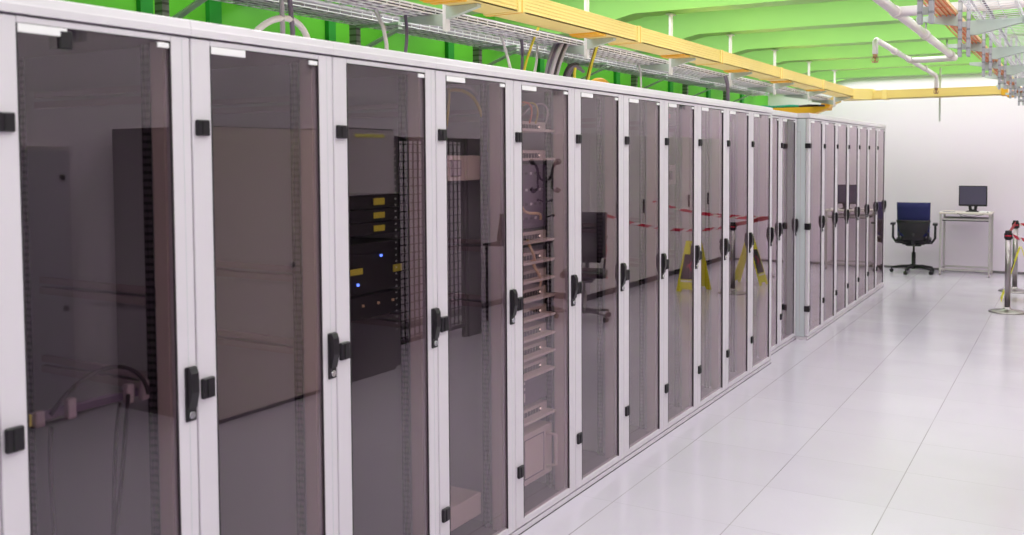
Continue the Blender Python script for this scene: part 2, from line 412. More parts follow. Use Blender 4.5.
# ------------------------------------------------------------------ equipment in the cabinets (x is the world depth axis)
def switch(name, k, z, h=.044, m='equip', label='', tagc=None, y0=.075, y1=.525, depth=.3, ports=True, led=None, x=-.125, cat='network switch', group=None):
    t = thing(name, label, cat, (-D+x, Y0+.6*k, z), 0, group)
    MB().box(-depth, 0, y0, y1, 0, h, m, .002).build('chassis', t)
    if ports:
        b = MB(); n = 12
        for q in range(n):
            yy = y0+.06+(y1-y0-.12)*q/n; b.box(-.001, .002, yy, yy+.02, h*.25, h*.7, 'port')
        b.build('port_row', t)
    if tagc: MB().box(0, .003, tagc[0], tagc[1], h*tagc[2], h*tagc[3], tagc[4]).build('name_tag', t, label=tagc[5])
    MB().box(0, .004, y0+.02, y0+.06, h*.15, h*.5, 'label').build('name_tag', t) if (led and name == 'network_switch') else None
    if led:
        for (ly, lz, lm) in led: MB().box(0, .006, ly-.0045, ly+.0045, h*lz-.0045, h*lz+.0045, lm).build('indicator_light', t)
    return t
# k=-3 : black servers
SG = 'black servers with yellow tags'
kY = Y0-1.8
hs = [(1.545, .05, .36, .425), (1.495, .045, .36, .425), (1.445, .045, .36, .425)]
for n_, (z, h, a, b_) in enumerate(hs):
    switch('rack_server', -3, z, h, 'blackmetal', label='black rack server with a yellow tag, %s of three stacked slim ones' % ['topmost', 'middle', 'lowest'][n_], tagc=(a, b_, .25, .75, 'yellowlabel', 'yellow name tag'), ports=False, led=[(.19, .6, 'label')], cat='server', depth=.6)
switch('rack_server', -3, 1.225, .19, 'blackmetal', label='tall black rack server with blue lights and two yellow tags, beneath the slim ones', tagc=(.19, .29, .40, .52, 'yellowlabel', 'yellow name tag'), ports=False, led=[(.40, .72, 'led_blue'), (.262, .2, 'led_blue')], cat='server', depth=.6)
MB().box(-D-.125, -D-.121, kY+.475, kY+.53, 1.29, 1.318, 'yellowlabel').build('tmp')
o = bpy.data.objects['tmp']; o.name = 'name_sticker'; tag(o, 'yellow sticker at the right end of the tall black rack server', 'sticker')
switch('rack_server', -3, 1.13, .085, 'blackmetal', label='black rack server with a row of small red-lit drive lights, lowest in its cabinet', ports=False, led=[(.2+.09*q, .6, 'peach') for q in range(4)], cat='server', depth=.6)
# k=-2 : pale unit, patch plate
switch('patch_unit', -2, 1.635, .11, 'equip', label='pale beige patch unit high behind the glass beside yellow cables', ports=False, cat='patch unit', y0=.08, y1=.54, depth=.14, x=-.14)
for q in range(3): MB().box(0, .012, .08+.11*q, .15+.11*q, .02, .09, 'equipgrey', .002).build('port_block', [o_ for o_ in bpy.data.objects if o_.type == 'EMPTY' and o_.name == 'patch_unit'][0])
switch('floor_unit', -2, .12, .10, 'equip', label='pale unit low behind the glass beneath the yellow cables', ports=False, cat='equipment unit', y0=.2, y1=.5, depth=.3)
ky = Y0-1.2
for n_, (pts, m_, r_) in enumerate([([(-2.36, 3.42, 2.035), (-2.33, 3.38, 2.03), (-2.30, 3.34, 1.97), (-2.30, 3.31, 1.86)], 'cab_yellow', .007), ([(-2.36, 3.43, 2.03), (-2.32, 3.55, 2.05), (-2.30, 3.62, 1.98), (-2.30, 3.63, 1.76)], 'cab_yellow', .008), ([(-2.40, 3.30, 1.99), (-2.36, 3.40, 2.07), (-2.34, 3.55, 2.07), (-2.34, 3.62, 2.02)], 'cab_pale', .008)]):
    cable('fibre_cable', bez(*pts), r_, m_, ['yellow cable arching toward the hinge side behind the glass', 'longer yellow cable arching down to the beige patch unit', 'pale cable arching over the two yellow ones'][n_])
# k=-1 : stack of switches + power unit
zs = [1.86, 1.72, 1.32, 1.22, 1.13, 1.04, .945, .85, .76, .67, .45]
names_ = ['highest', 'second from the top', 'third from the top', 'fourth from the top', 'fifth from the top', 'middle', 'sixth from the bottom', 'fourth from the bottom', 'third from the bottom', 'just above the tagged dark panel', 'just above the beige power unit']
for n_, z in enumerate(zs):
    switch('network_switch', -1, z, .05, label='pale rack switch in the packed cabinet, %s' % names_[n_], m='equip', tagc=(.13, .20, .2, .7, 'yellowlabel' if n_ == 9 else 'label', 'paper tag'), led=[(.45, .5, 'led_white')], group='rack switches in the packed cabinet', depth=.4)
    MB().box(0, .055, .08, .52, 0, .012, 'equip', .001).build('cable_shelf', bpy.data.objects[-1] if False else [q for q in bpy.data.objects if q.type == 'EMPTY' and q.name.startswith('network_switch')][-1])
switch('blank_panel', -1, .52, .14, 'cab_purple', label='dark blank panel with four pale tags low in the packed cabinet', tagc=(.22, .30, .15, .35, 'label', 'pale tag'), ports=False, led=None, cat='rack panel', depth=.05)
t = [q for q in bpy.data.objects if q.name.startswith('blank_panel') and q.type == 'EMPTY'][-1]
for q in range(3): MB().box(0, .003, .22, .30, .05+.028*q, .062+.028*q, 'label').build('name_tag', t)
t = switch('power_supply', -1, .14, .25, 'equip', label='large beige power unit with a vertical display at the bottom of the packed cabinet', ports=False, cat='power supply', y0=.07, y1=.53, depth=.5, x=-.1)
MB().box(0, .004, .19, .225, .06, .2, 'port').build('display', t)
b = MB(); b.box(0, .003, .25, .44, .03, .034, 'cab_purple'); b.box(0, .003, .25, .44, .22, .224, 'cab_purple'); b.box(0, .003, .25, .254, .03, .224, 'cab_purple'); b.box(0, .003, .44, .444, .03, .224, 'cab_purple')
for q in range(5): b.box(0, .003, .10, .15, .05+.035*q, .062+.035*q, 'cab_purple')
b.build('front_panel', t)
MB().tube([(.0, .47, .04), (.045, .49, .05), (.045, .49, .2), (0, .47, .21)], .010, 'equip', 8).build('handle', t)
b = MB(); b.box(-D-.14, -D-.13, Y0-.6+.07, Y0-.6+.53, 1.39, 1.70, 'cab_purple')
for q in range(9):
    for z in (1.43, 1.50, 1.57, 1.65): b.box(-D-.13, -D-.128, Y0-.6+.1+.045*q, Y0-.6+.12+.045*q, z, z+.012, 'port' if (q+int(z*100)) % 3 else 'label')
tag(b.build('patch_bay'), 'purple-grey patch bay with rows of small sockets in the packed cabinet', 'patch bay')
for n_, c in enumerate([('orange', .30), ('red', .2), ('red', .14), ('cab_yellow', .36), ('cab_pale', .46)]):
    y = Y0-.6+c[1]
    cable('patch_cable', bez((-2.34, y-.1, 1.94), (-2.28, y-.05, 2.03), (-2.27, y+.1, 2.02), (-2.30, y+.06, 1.90)), .005, c[0], ['orange', 'red upper', 'red lower', 'yellow', 'pale grey'][n_]+' patch cable looped at the top of the packed cabinet')
for n_, (a, b_) in enumerate([((-2.262, .27, 1.34), (-2.262, .33, 1.2)), ((-2.262, .31, 1.24), (-2.262, .39, 1.1)), ((-2.262, .22, 1.5), (-2.262, .40, 1.43))]):
    cable('patch_lead', bez((a[0], Y0-.6+a[1], a[2]), (a[0]+.02, Y0-.6+a[1], a[2]-.06), (b_[0]+.02, Y0-.6+b_[1], b_[2]+.06), (b_[0], Y0-.6+b_[1], b_[2])), .007, 'peach', 'peach patch lead %s on the switch stack' % ['hanging highest', 'hanging lowest', 'lying almost level'][n_])
# k=-5 : bracket bar and looping cables
t = thing('mounting_bracket', 'pale cross bracket with small blocks half way up inside the nearest cabinet', 'bracket', (-D-.11, Y0-3.0, 1.06))
MB().box(-.03, -.012, .06, .54, 0, .022, 'cab_purple').build('bracket_bar', t)
for y, m_ in ((.11, 'equip'), (.17, 'equipgrey'), (.26, 'equip'), (.44, 'equip'), (.49, 'equip')): MB().box(-.012, .01, y, y+.025, -.01, .045 if y > .2 else .03, 'equipgrey', .003).build('bracket_block', t)
MB().box(-.012, .012, .15, .156, 0, .03, 'yellowlabel').build('bracket_tag', t)
ky = Y0-3.0
for n_, c in enumerate([[(ky+.2, 1.08), (ky+.32, 1.22), (ky+.48, 1.18), (ky+.50, 1.07)], [(ky+.44, 1.08), (ky+.42, .9), (ky+.40, .7), (ky+.30, .3)], [(ky+.42, 1.06), (ky+.38, .85), (ky+.41, .7), (ky+.33, .1)], [(ky+.22, 1.04), (ky+.2, .9), (ky+.24, .7), (ky+.22, .4)]]):
    cable('power_cable', bez(*[(-2.26-.01*n_, y, z) for y, z in c]), .006, 'cab_dark', ['dark cable looping up over the cross bracket in the nearest cabinet', 'dark cable hanging down leftmost of the pair in the nearest cabinet', 'longest dark cable hanging to the bottom of the nearest cabinet', 'thin dark cable hanging from the left end of the cross bracket'][n_])
# k=1, 2, 4 : small equipment
for n_, z in enumerate([1.84, 1.76, 1.66, 1.56, 1.47, 1.38, 1.28, 1.19, 1.1, 1.0]):
    random.seed(n_)
    yy = .1+.08*(n_ % 3)
    switch('connector_block', 1, z, .02, 'equip', label='small pale connector behind the glass of the cabinet with blue cable', ports=False, y0=yy, y1=yy+.06+.05*random.random(), depth=.04, cat='connector', group='pale connectors in the blue-cabled cabinet')
ky = Y0+.6
cable('patch_cable', bez((-2.4, ky+.1, 1.86), (-2.3, ky+.2, 1.98), (-2.28, ky+.34, 1.9), (-2.32, ky+.34, 1.76)), .010, 'blue', 'blue cable loop high behind the glass')
cable('patch_cable', bez((-2.4, ky+.14, 1.84), (-2.3, ky+.26, 1.9), (-2.28, ky+.4, 1.88), (-2.32, ky+.3, 1.76)), .008, 'cab_pale', 'pale cable loop beside the blue one')
ky = Y0+1.2
for n_ in range(3): cable('cable_coil', [(-2.29-.01*n_, ky+.16+(.08+.02*n_)*math.cos(a*.5), 1.86+(.10-.015*n_)*math.sin(a*.5)) for a in range(14)], .006, 'peach', ['outer', 'middle', 'inner'][n_]+' turn of orange cable coiled behind the glass')
switch('rack_unit', 2, 1.94, .09, 'blackmetal', label='dark unit with a red stripe at the top of the cabinet with an orange coil', ports=False, tagc=(.25, .42, .5, .8, 'red', 'red stripe'), cat='rack unit')
switch('rack_unit', 2, 1.55, .13, 'equipgrey', label='grey unit below the orange coil behind the glass', ports=True, cat='rack unit')
switch('rack_unit', 4, 2.0, .04, 'blackmetal', label='small black unit at the top corner of its cabinet', ports=False, y0=.3, y1=.5, cat='rack unit')

# ------------------------------------------------------------------ overhead: yellow fibre duct
def ductmesh(L, w=.2, h=.096, ridges=5, m='duct', closed=True):
    """runs along +y from 0 to L, x from -w to 0, z 0..h"""
    b = MB(); t = .005
    b.box(-w, 0, 0, L, 0, t, m); b.box(-t, 0, 0, L, 0, h, m); b.box(-w, -w+t, 0, L, 0, h, m)
    for q in range(ridges):
        z = h*(.12+.76*q/(ridges-1)); b.box(0, .0035, 0, L, z-.006, z+.006, m, .002); b.box(-w-.0035, -w, 0, L, z-.006, z+.006, m, .002)
    if closed: b.box(-w-.004, .004, 0, L, h, h+.008, m)
    return b
DX = -2.55
couple = [1.0, 2.7, 4.37, 5.95, 7.67, 9.52, 11.33]
t = thing('cable_duct', 'long yellow fibre duct running above the front of the cabinets', 'cable duct', (DX, 0, 2.505))
ends = couple + [13.06]
for a, b_ in zip(ends, ends[1:]): ductmesh(b_-a-.004).build('duct_section', t, (0, a+.002, 0))
for y in couple[1:]:
    b = MB(); b.box(-.212, .012, -.035, .035, -.005, .106, 'duct', .003); b.box(-.213, .013, -.005, .005, -.007, .108, 'ductend'); b.build('coupler', t, (0, y, 0))
for y in (4.0-.12, 5.62-.16, 7.127-.16, 8.63-.16, 10.13-.16, 11.63-.16):      # ragged clips where the duct sits on its arms
    b = MB()
    for q in range(4): b.box(-.2, -.005, -.10+.03*q, -.14+.03*q, -.010-.004*(q % 2), 0, 'ductend', .003)
    b.build('support_clip', t, (0, y, 0))
# cross piece near the far wall
t = thing('cable_duct', 'yellow fibre duct crossing the room in front of the white far wall', 'cable duct', (DX+.2, 13.30, 2.478), -PI/2)
ductmesh(1.55, .22, .105).build('duct_section', t)
b = MB(); b.box(-.228, .008, -.04, .03, -.006, .118, 'duct', .003); b.build('coupler', t, (0, .15, 0))
b = MB(); b.box(-.235, .015, -.04, .03, -.01, .12, 'ductend', .003); b.box(-.22, 0, .02, .1, -.03, 0, 'ductend', .005); b.build('end_cap', t, (0, 1.56, 0))
# corner
t = tag(MB().prism([(DX-.2, 13.06), (DX+.0, 13.06), (DX+.2, 13.28), (DX+.2, 13.525), (DX-.2, 13.525)], 'z', 2.476, 2.612, 'duct').build('duct_corner'), 'yellow corner piece joining the long duct to the crossing one', 'duct corner')
# low trough crossing behind the recess
t = thing('cable_trough', 'deep yellow trough crossing low behind the recess, teal and blue cables lying in it', 'cable duct', (-2.83, 12.95, 2.30))
MB().prism([(-1.45, .0), (-.2, -.005), (0, .07), (0, .085), (-1.5, .085), (-1.5, .0)], 'y', 0, .2, 'ductend').build('trough_body', t)
for n_, (m_, r) in enumerate([('teal', .022), ('cab_dark', .02), ('blue', .018)]):
    x0 = [-4.2, -3.95, -3.88][n_]
    cable('trough_cable', [(x0+.12*q, 12.98+.05*n_, 2.40+.006*math.sin(q*2)) for q in range(9)], r, m_, ['teal', 'black', 'blue'][n_]+' cable lying in the low yellow trough')
b = MB(); b.box(-2.98, -2.86, 13.12, 13.26, 2.34, 2.46, 'ductend', .01); b.prism([(-2.96, 2.46), (-2.74, 2.56), (-2.74, 2.45), (-2.88, 2.38)], 'y', 13.13, 13.25, 'duct')
tag(b.build('duct_outlet'), 'small yellow outlet dropping from the corner of the duct', 'duct outlet')
tag(MB().tube(bez((-3.1, 6.25, 2.165), (-3.1, 6.38, 2.34), (-3.1, 6.62, 2.34), (-3.1, 6.75, 2.165)), .035, 'ductend', 10).build('duct_hump'), 'short yellow hump of duct on the cabinet roof below the trays', 'duct outlet')

# hangers from the ribs
def make_hanger():
    t = thing('tray_hanger', '', 'tray hanger')
    b = MB(); b.box(-.021, .0, -.02, .02, 2.38, 2.856, 'wire', .002); b.box(-.035, .014, -.05, .05, 2.850, 2.858, 'galv'); b.build('hanger_post', t)
    MB().prism([(0, 2.503), (0, 2.441), (.19, 2.488), (.19, 2.503)], 'y', -.018, .018, 'zinc').build('duct_arm', t)
    MB().prism([(-.02, 2.468), (-.02, 2.405), (-.30, 2.452), (-.30, 2.468)], 'y', -.018, .018, 'zinc').build('basket_arm', t)
    return t
hp = make_hanger()
HL = ['out of frame', 'out of frame above the nearest cabinets', 'by the start of the yellow duct in frame', 'beside the thick grey cable drop', 'with the ceiling rib nearest the camera above it', 'in the middle of the yellow duct', 'third from the far end of the yellow duct', 'last but one before the far wall', 'nearest the far wall, by the duct corner']
HY = [1.02, 2.52, 4.016, 5.63, 7.127, 8.627, 10.127, 11.62, 13.02]
for n_, y in enumerate(HY):
    o = hp if n_ == 0 else copy_tree(hp)
    o.location = (-2.77, y, 0); tag(o, 'hanger post of duct and basket, '+HL[n_], 'tray hanger', 'hanger posts of the yellow duct')

# wire baskets
def basket(name, x0, x1, z, h, ya, yb, label, step=.1, r=.0042, cat='cable tray', nlong=5):
    b = MB()
    for q in range(nlong): b.tube([(x0+(x1-x0)*q/(nlong-1), ya, z), (x0+(x1-x0)*q/(nlong-1), yb, z)], r, 'wire', 5)
    for x in (x0, x1):
        for zz in (z+h*.5, z+h): b.tube([(x, ya, zz), (x, yb, zz)], r*1.15, 'wire', 5)
    y = ya+.02
    while y < yb:
        b.tube([(x0, y, z+h), (x0, y, z), (x1, y, z), (x1, y, z+h)], r, 'wire', 4); y += step
    return tag(b.build(name), label, cat)
basket('wire_basket_tray', -3.06, -2.85, 2.472, .03, .5, 13.2, 'wire basket tray hanging beside the yellow duct, filled with grey cables')
basket('wire_basket_tray', -3.985, -3.75, 2.588, .045, .5, 13.4, 'wire basket tray on the wall brackets behind the cabinets, a thick pale cable bundle inside')
def run(x, z, ya, yb, amp, seed, step=.3):
    rnd = random.Random(seed); ph = rnd.random()*6; pts = []
    n = int((yb-ya)/step)
    for q in range(n+1):
        y = ya+(yb-ya)*q/n
        pts.append((x+amp*math.sin(y*1.3+ph)+rnd.uniform(-.5, .5)*amp*.6, y, z+abs(amp*.55*math.sin(y*1.9+ph*2))))
    return pts
cols = ['cab_purple', 'cab_grey', 'cab_purple', 'cab_pale', 'cab_grey', 'cab_dark']
for n_ in range(16):
    r = .009+.003*(n_ % 3); layer = n_ // 8
    cable('data_cable', run(-3.045+.024*(n_ % 8)+.008*layer, 2.484+.018*layer, .6, 13.0, .013, n_), r, cols[(n_*5+layer) % 6], 'grey data cable lying along the hanging wire basket', 'data cables in the hanging basket', 6)
for n_ in range(16):
    layer = n_ // 8; r = .012
    cable('data_cable', run(-3.97+.029*(n_ % 8)+.006*layer, 2.602+.022*layer, .6, 13.2, .006, n_+50), r, ['cab_pale', 'cab_grey', 'cab_purple', 'cab_pale'][(n_*3) % 4], 'pale grey cable lying along the wall-side wire basket', 'pale cables in the wall-side basket', 6)
# brackets of the wall-side tray
t = thing('tray_bracket', '', 'tray bracket')
b = MB(); b.box(-.06, -.0, -.022, .022, 0, 2.64, 'darkstrut', .002); b.box(-.37, -.06, -.012, .012, 2.0, 2.03, 'darkstrut'); b.build('bracket_post', t)
b = MB(); b.prism([(0, 2.425), (0, 2.41), (.335, 2.540), (.335, 2.552)], 'y', -.02, .02, 'zinc'); b.box(0, .335, -.02, .02, 2.572, 2.582, 'zinc'); b.build('bracket_arm', t)
BY = [.3, 1.79, 3.26, 4.76, 6.21, 7.80, 9.24, 10.75, 12.25]
BL = ['out of frame behind the nearest cabinets', 'out of frame above the nearest glass door', 'nearest the camera, at the left', 'beyond the grey hose arch', 'just before the thick grey cable drop', 'by the yellow hump of duct', 'in the middle of the run seen under the trays', 'last but one in frame', 'farthest, near the low yellow trough']
for n_, y in enumerate(BY):
    o = t if n_ == 0 else copy_tree(t)
    o.location = (-3.98, y, 0); tag(o, 'dark bracket of the wall-side tray, '+BL[n_], 'tray bracket', 'brackets of the wall-side tray')

# cables dropping to the cabinet roofs (x = -2.95 is above the roofs)
ZR = 2.134
cable('conduit_hose', bez((-2.95, 2.78, ZR), (-2.95, 2.86, 2.36), (-2.95, 3.22, 2.46), (-2.95, 3.20, ZR), 20), .014, 'cab_pale', 'pale grey hose arching over the cabinet roof', seg=10, cat='hose')
cable('drop_cable', [(-2.95, 3.02, ZR), (-2.95, 3.025, 2.3), (-2.94, 3.01, 2.45), (-2.93, 3.0, 2.60), (-2.93, 2.97, 2.85)], .011, 'cab_grey', 'grey cable rising through the hose arch, the straighter one', seg=8)
cable('drop_cable', [(-2.95, 3.085, ZR), (-2.95, 3.085, 2.3), (-2.94, 3.06, 2.42), (-2.93, 3.02, 2.60), (-2.93, 2.99, 2.85)], .011, 'cab_purple', 'darker grey cable rising through the hose arch, the bent one', seg=8)
cable('drop_cable', [(-2.95, 3.74, ZR), (-2.95, 3.74, 2.3), (-2.96, 3.73, 2.38), (-3.0, 3.72, 2.47)], .010, 'cab_pale', 'pale straight cable dropping just beyond the hose arch', seg=8)
cable('drop_cable', bez((-2.95, 3.86, ZR), (-2.95, 3.9, 2.3), (-2.97, 3.95, 2.36), (-3.0, 3.96, 2.48)), .009, 'cab_purple', 'thin slanting grey cable dropping before the first hanger post', seg=8)
cable('drop_cable', bez((-2.95, 4.99, ZR), (-2.95, 4.93, 2.3), (-2.96, 4.9, 2.38), (-3.0, 4.9, 2.48)), .009, 'cab_pale', 'pale cable curving down before the yellow one', seg=8)
cable('drop_cable', bez((-2.95, 5.06, ZR), (-2.95, 5.08, 2.3), (-2.9, 5.12, 2.45), (-2.8, 5.10, 2.62)), .008, 'cab_yellow', 'thin yellow cable dropping from the basket to the roof', seg=8)
cable('drop_cable', bez((-2.97, 5.09, ZR), (-2.97, 5.1, 2.3), (-2.97, 5.14, 2.38), (-3.0, 5.14, 2.5)), .010, 'cab_purple', 'dark grey cable dropping beside the thin yellow one', seg=8)
cable('drop_cable', bez((-2.95, 5.14, ZR), (-2.95, 5.22, 2.25), (-2.96, 5.3, 2.32), (-3.0, 5.35, 2.48)), .009, 'cab_pale', 'pale cable slanting down toward the thick grey drop', seg=8)
for q in range(9):
    x = -2.85-.022*(q % 3); dy = .035*(q//3)
    cable('drop_cable', bez((x, 5.22+dy+.02*(q % 3), ZR), (x, 5.27+dy, 2.3), (x, 5.36+dy, 2.42), (x-.04, 5.52+dy, 2.50)), .014, ['cab_grey', 'cab_purple', 'cab_grey'][q % 3] if q != 3 else 'cab_dark', 'grey cable in the thick bundle dropping to the roof', 'thick grey cable drop', 8)
for q in range(3): cable('drop_cable', bez((-2.9, 5.50+.03*q, ZR), (-2.9, 5.53+.03*q, 2.33), (-2.9, 5.62+.03*q, 2.36), (-2.92, 5.78+.04*q, 2.36-.02*q)), .011, 'cab_purple' if q else 'cab_dark', 'grey cable bending out beside the thick bundle', 'bent cables beside the thick drop', 8)
cable('drop_cable', bez((-2.85, 5.62, ZR), (-2.85, 5.58, 2.25), (-2.85, 5.58, 2.28), (-2.85, 5.60, 2.32)), .010, 'cab_yellow', 'yellow and green earth cable stub standing beside the bent grey cables', seg=8)
for q in range(3): cable('drop_cable', bez((-2.84-.02*q, 5.74+.03*q, ZR), (-2.84-.02*q, 5.76+.03*q, 2.3), (-2.82-.02*q, 5.82+.03*q, 2.4), (-2.80-.02*q, 5.84+.03*q, 2.50)), .009, ['cab_yellow', 'cab_dark', 'ductend'][q], ['yellow cable dropping just beyond the second hanger post', 'black cable between the two yellow ones past the second hanger', 'orange-yellow cable dropping past the second hanger post'][q], seg=8)
cable('drop_cable', bez((-2.95, 6.9, ZR), (-2.95, 6.93, 2.25), (-2.96, 6.98, 2.35), (-3.0, 7.0, 2.47)), .008, 'cab_pale', 'thin pale cable dropping before the third hanger post', seg=8)
cable('drop_cable', [(-2.8, 8.62, ZR), (-2.8, 8.62, 2.3), (-2.8, 8.61, 2.4), (-2.82, 8.6, 2.48)], .018, 'cab_purple', 'thick grey cable standing above the recess', seg=8)

# ------------------------------------------------------------------ tray line over the aisle
RX = -.535
t = thing('twin_strut', '', 'strut')
b = MB(); b.box(-.030, -.012, -.021, .021, 2.262, 2.84, 'strut', .002); b.box(.012, .030, -.021, .021, 2.262, 2.84, 'strut', .002); b.box(-.03, .03, -.024, .024, 2.835, 2.846, 'galv')
for z in (2.3, 2.42, 2.55, 2.68): b.box(-.012, .012, -.006, .006, z, z+.03, 'galv')
b.build('strut_post', t)
MB().prism([(-.03, 2.49), (-.03, 2.428), (-.24, 2.47), (-.24, 2.49)], 'y', -.021, .021, 'zinc').build('cable_arm', t)
b = MB(); b.prism([(.03, 2.45), (.03, 2.375), (.06, 2.375), (.285, 2.425), (.285, 2.45)], 'y', -.021, .021, 'zinc'); b.box(.275, .295, -.021, .021, 2.42, 2.46, 'zinc'); b.build('basket_arm', t)
SL = ['out of frame overhead', 'nearest the camera, white pipe beside it', 'second of the line, its foot below the pipe corner', 'third of the line over the aisle', 'fourth of the line over the aisle', 'fifth of the line over the aisle', 'sixth of the line over the aisle', 'seventh, close to the far wall']
for n_ in range(8):
    o = t if n_ == 0 else copy_tree(t)
    o.location = (RX, RIBY[3]+.03+1.5*n_, 0); tag(o, 'twin perforated grey strut, '+SL[n_], 'strut', 'twin struts over the aisle')
basket('wire_basket_tray', RX+.06, RX+.27, 2.453, .05, 2.0, 14.6, 'wire basket tray over the aisle on the right, nearly empty', .075, .0020, nlong=4)
b = MB(); b.box(RX-.13, RX-.035, 2.0, 14.4, 2.492, 2.497, 'peach'); b.box(RX-.13, RX-.127, 2.0, 14.4, 2.497, 2.51, 'peach'); b.box(RX-.038, RX-.035, 2.0, 14.4, 2.497, 2.51, 'peach')
for y in [2.4+.42*q for q in range(28)]: b.box(RX-.13, RX-.035, y, y+.008, 2.490, 2.492, 'orange')
tag(b.build('orange_trough'), 'flat orange cable trough over the aisle left of the twin struts', 'cable trough')
for q in range(5): cable('orange_cable', run(RX-.135+.024*q, 2.484, 2.0, 14.2, .002, 80+q, .4), .0035, 'orange', 'thin orange cable running beneath the flat trough', 'orange cables over the aisle', 6)
for q in range(2): cable('data_cable', run(RX+.08+.05*q, 2.468, 2.0, 14.4, .006, 90+q, .4), .006, 'cab_purple' if q % 2 else 'cab_pale', 'thin grey cable in the aisle basket', 'cables in the aisle basket', 6)
# sprinkler pipes
t = thing('sprinkler_pipe', 'thick white pipe running along the ceiling and turning back at its far end', 'pipe')
zc = 2.735
b = MB(); b.tube([(-1.108, -1, zc), (-1.108, 10.80, zc)], .033, 'pipe', 14); b.build('main_pipe', t)
b = MB(); b.tube([(-1.108, 10.76, zc), (-1.112, 10.83, zc), (-1.16, 10.85, zc), (-1.55, 10.85, zc)], .030, 'pipe', 12); b.build('return_pipe', t)
b = MB(); b.tube([(-1.108, 7.12, zc), (XR-.01, 7.12, zc)], .036, 'pipe', 12); b.build('side_pipe', t)
for y in (8.57, 10.4, 7.12): MB().tube([(-1.108, y-.06, zc), (-1.108, y+.06, zc)], .041, 'pipeband', 14).build('coupling', t)
for y in (4.127, 7.127+1.5, 10.127): MB().tube([(-1.108, y, zc+.04), (-1.108, y, 2.855)], .008, 'galv', 8).build('hanger_rod', t)
t = thing('sprinkler_pipe', 'thin white branch pipe with a brass sprinkler at each end', 'pipe')
MB().tube([(-1.55, 8.87, zc-.11), (-1.55, 8.87, zc), (-1.55, 8.92, zc+.02), (-1.55, 13.02, zc-.0), (-1.55, 13.08, zc-.04), (-1.55, 13.08, 2.58)], .025, 'pipe', 12).build('branch_pipe', t)
for y in (9.9, 10.85, 12.0): MB().tube([(-1.55, y-.045, zc+.01), (-1.55, y+.045, zc+.01)], .034, 'pipeband', 12).build('coupling', t)
for y, z in ((8.87, zc-.11), (13.08, 2.58)):
    b = MB(); b.tube([(-1.55, y, z+.01), (-1.55, y, z-.03)], .02, 'brass', 10); b.tube([(-1.55, y, z-.03), (-1.55, y, z-.075)], .011, 'brass', 8); b.tube([(-1.55, y, z-.066), (-1.55, y, z-.074)], .027, 'brass', 12)
    b.tube([(-1.572, y, z-.03), (-1.578, y, z-.055), (-1.56, y, z-.07)], .004, 'brass', 5); b.tube([(-1.528, y, z-.03), (-1.522, y, z-.055), (-1.54, y, z-.07)], .004, 'brass', 5)
    b.build('sprinkler_head', t, label='brass sprinkler head')
tag(MB().box(-1.565, -1.545, 13.5, 13.54, 2.17, 2.86, 'galv').build('duct_hanger'), 'single thin grey hanger behind the crossing yellow duct', 'tray hanger')

# ------------------------------------------------------------------ desk, monitor, chair at the far wall
t = thing('computer_desk', 'narrow high metal computer desk on castors against the far wall', 'desk', (-1.36, 15.08, 0))
hw, hd = .325, .26
MB().box(-hw-.012, hw+.012, -hd, hd, .885, .91, 'desktop', .004).build('desk_top', t)
hw = .317
for sx in (-1, 1):
    for sy in (-1, 1):
        b = MB(); b.box(sx*hw-.014, sx*hw+.014, sy*(hd-.03)-.014, sy*(hd-.03)+.014, .05, .885, 'deskmetal', .003)
        l = b.build('leg', t)
        b = MB(); b.tube([(sx*hw-.012, sy*(hd-.03), .026), (sx*hw+.012, sy*(hd-.03), .026)], .025, 'equipgrey', 14); b.box(sx*hw-.008, sx*hw+.008, sy*(hd-.03)-.01, sy*(hd-.03)+.012, .02, .055, 'galv'); b.build('castor', l)
for sy in (-1, 1):
    MB().box(-hw+.014, hw-.014, sy*(hd-.03)-.01, sy*(hd-.03)+.01, .075, .10, 'deskmetal').build('crossbar', t)
    MB().box(-hw+.014, hw-.014, sy*(hd-.03)-.008, sy*(hd-.03)+.008, .80, .825, 'deskmetal').build('crossbar', t)
for sx in (-1, 1): MB().box(sx*hw-.008, sx*hw+.008, -hd+.045, hd-.045, .075, .10, 'deskmetal').build('crossbar', t)
MB().box(-hw+.02, hw-.02, -hd+.045, hd-.045, .785, .80, 'blackmatte').build('keyboard_shelf', t, label='black shelf under the desk top')
t = thing('monitor', 'flat dark computer monitor standing on the high desk', 'monitor', (-1.285, 15.13, .91))
b = MB(); b.box(-.185, .185, -.02, .018, .08, .375, 'blackmetal', .006); b.build('monitor_case', t)
MB().box(-.172, .172, -.0225, -.019, .105, .362, 'screen').build('screen', t)
b = MB(); b.prism([(-.06, .085), (-.05, .02), (-.085, .0), (.085, 0), (.05, .02), (.06, .085), (.018, .085), (.014, .035), (-.014, .035), (-.018, .085)], 'y', .0, .03, 'black'); b.build('stand_neck', t)
MB().box(-.085, .085, -.09, .08, 0, .012, 'black', .004).build('stand_foot', t)
b = MB(); b.box(-1.66, -1.50, 14.88, 15.0, .91, .925, 'cab_grey', .004)
for q in range(10):
    for r_ in range(3): b.box(-1.652+.015*q, -1.641+.015*q, 14.89+.034*r_, 14.915+.034*r_, .925, .93, 'equip')
tag(b.build('keyboard'), 'small grey keyboard lying at the left end of the high desk', 'keyboard')
b = MB(); b.lathe([(.0, .91), (.035, .911), (.033, .925), (.018, .934), (0, .936)], 0, 0, 'label', 16); o = b.build('computer_mouse'); o.scale = (1.1, .9, 1); o.location = (-1.13, 14.92, 0)
tag(o, 'white computer mouse at the right of the monitor', 'mouse')
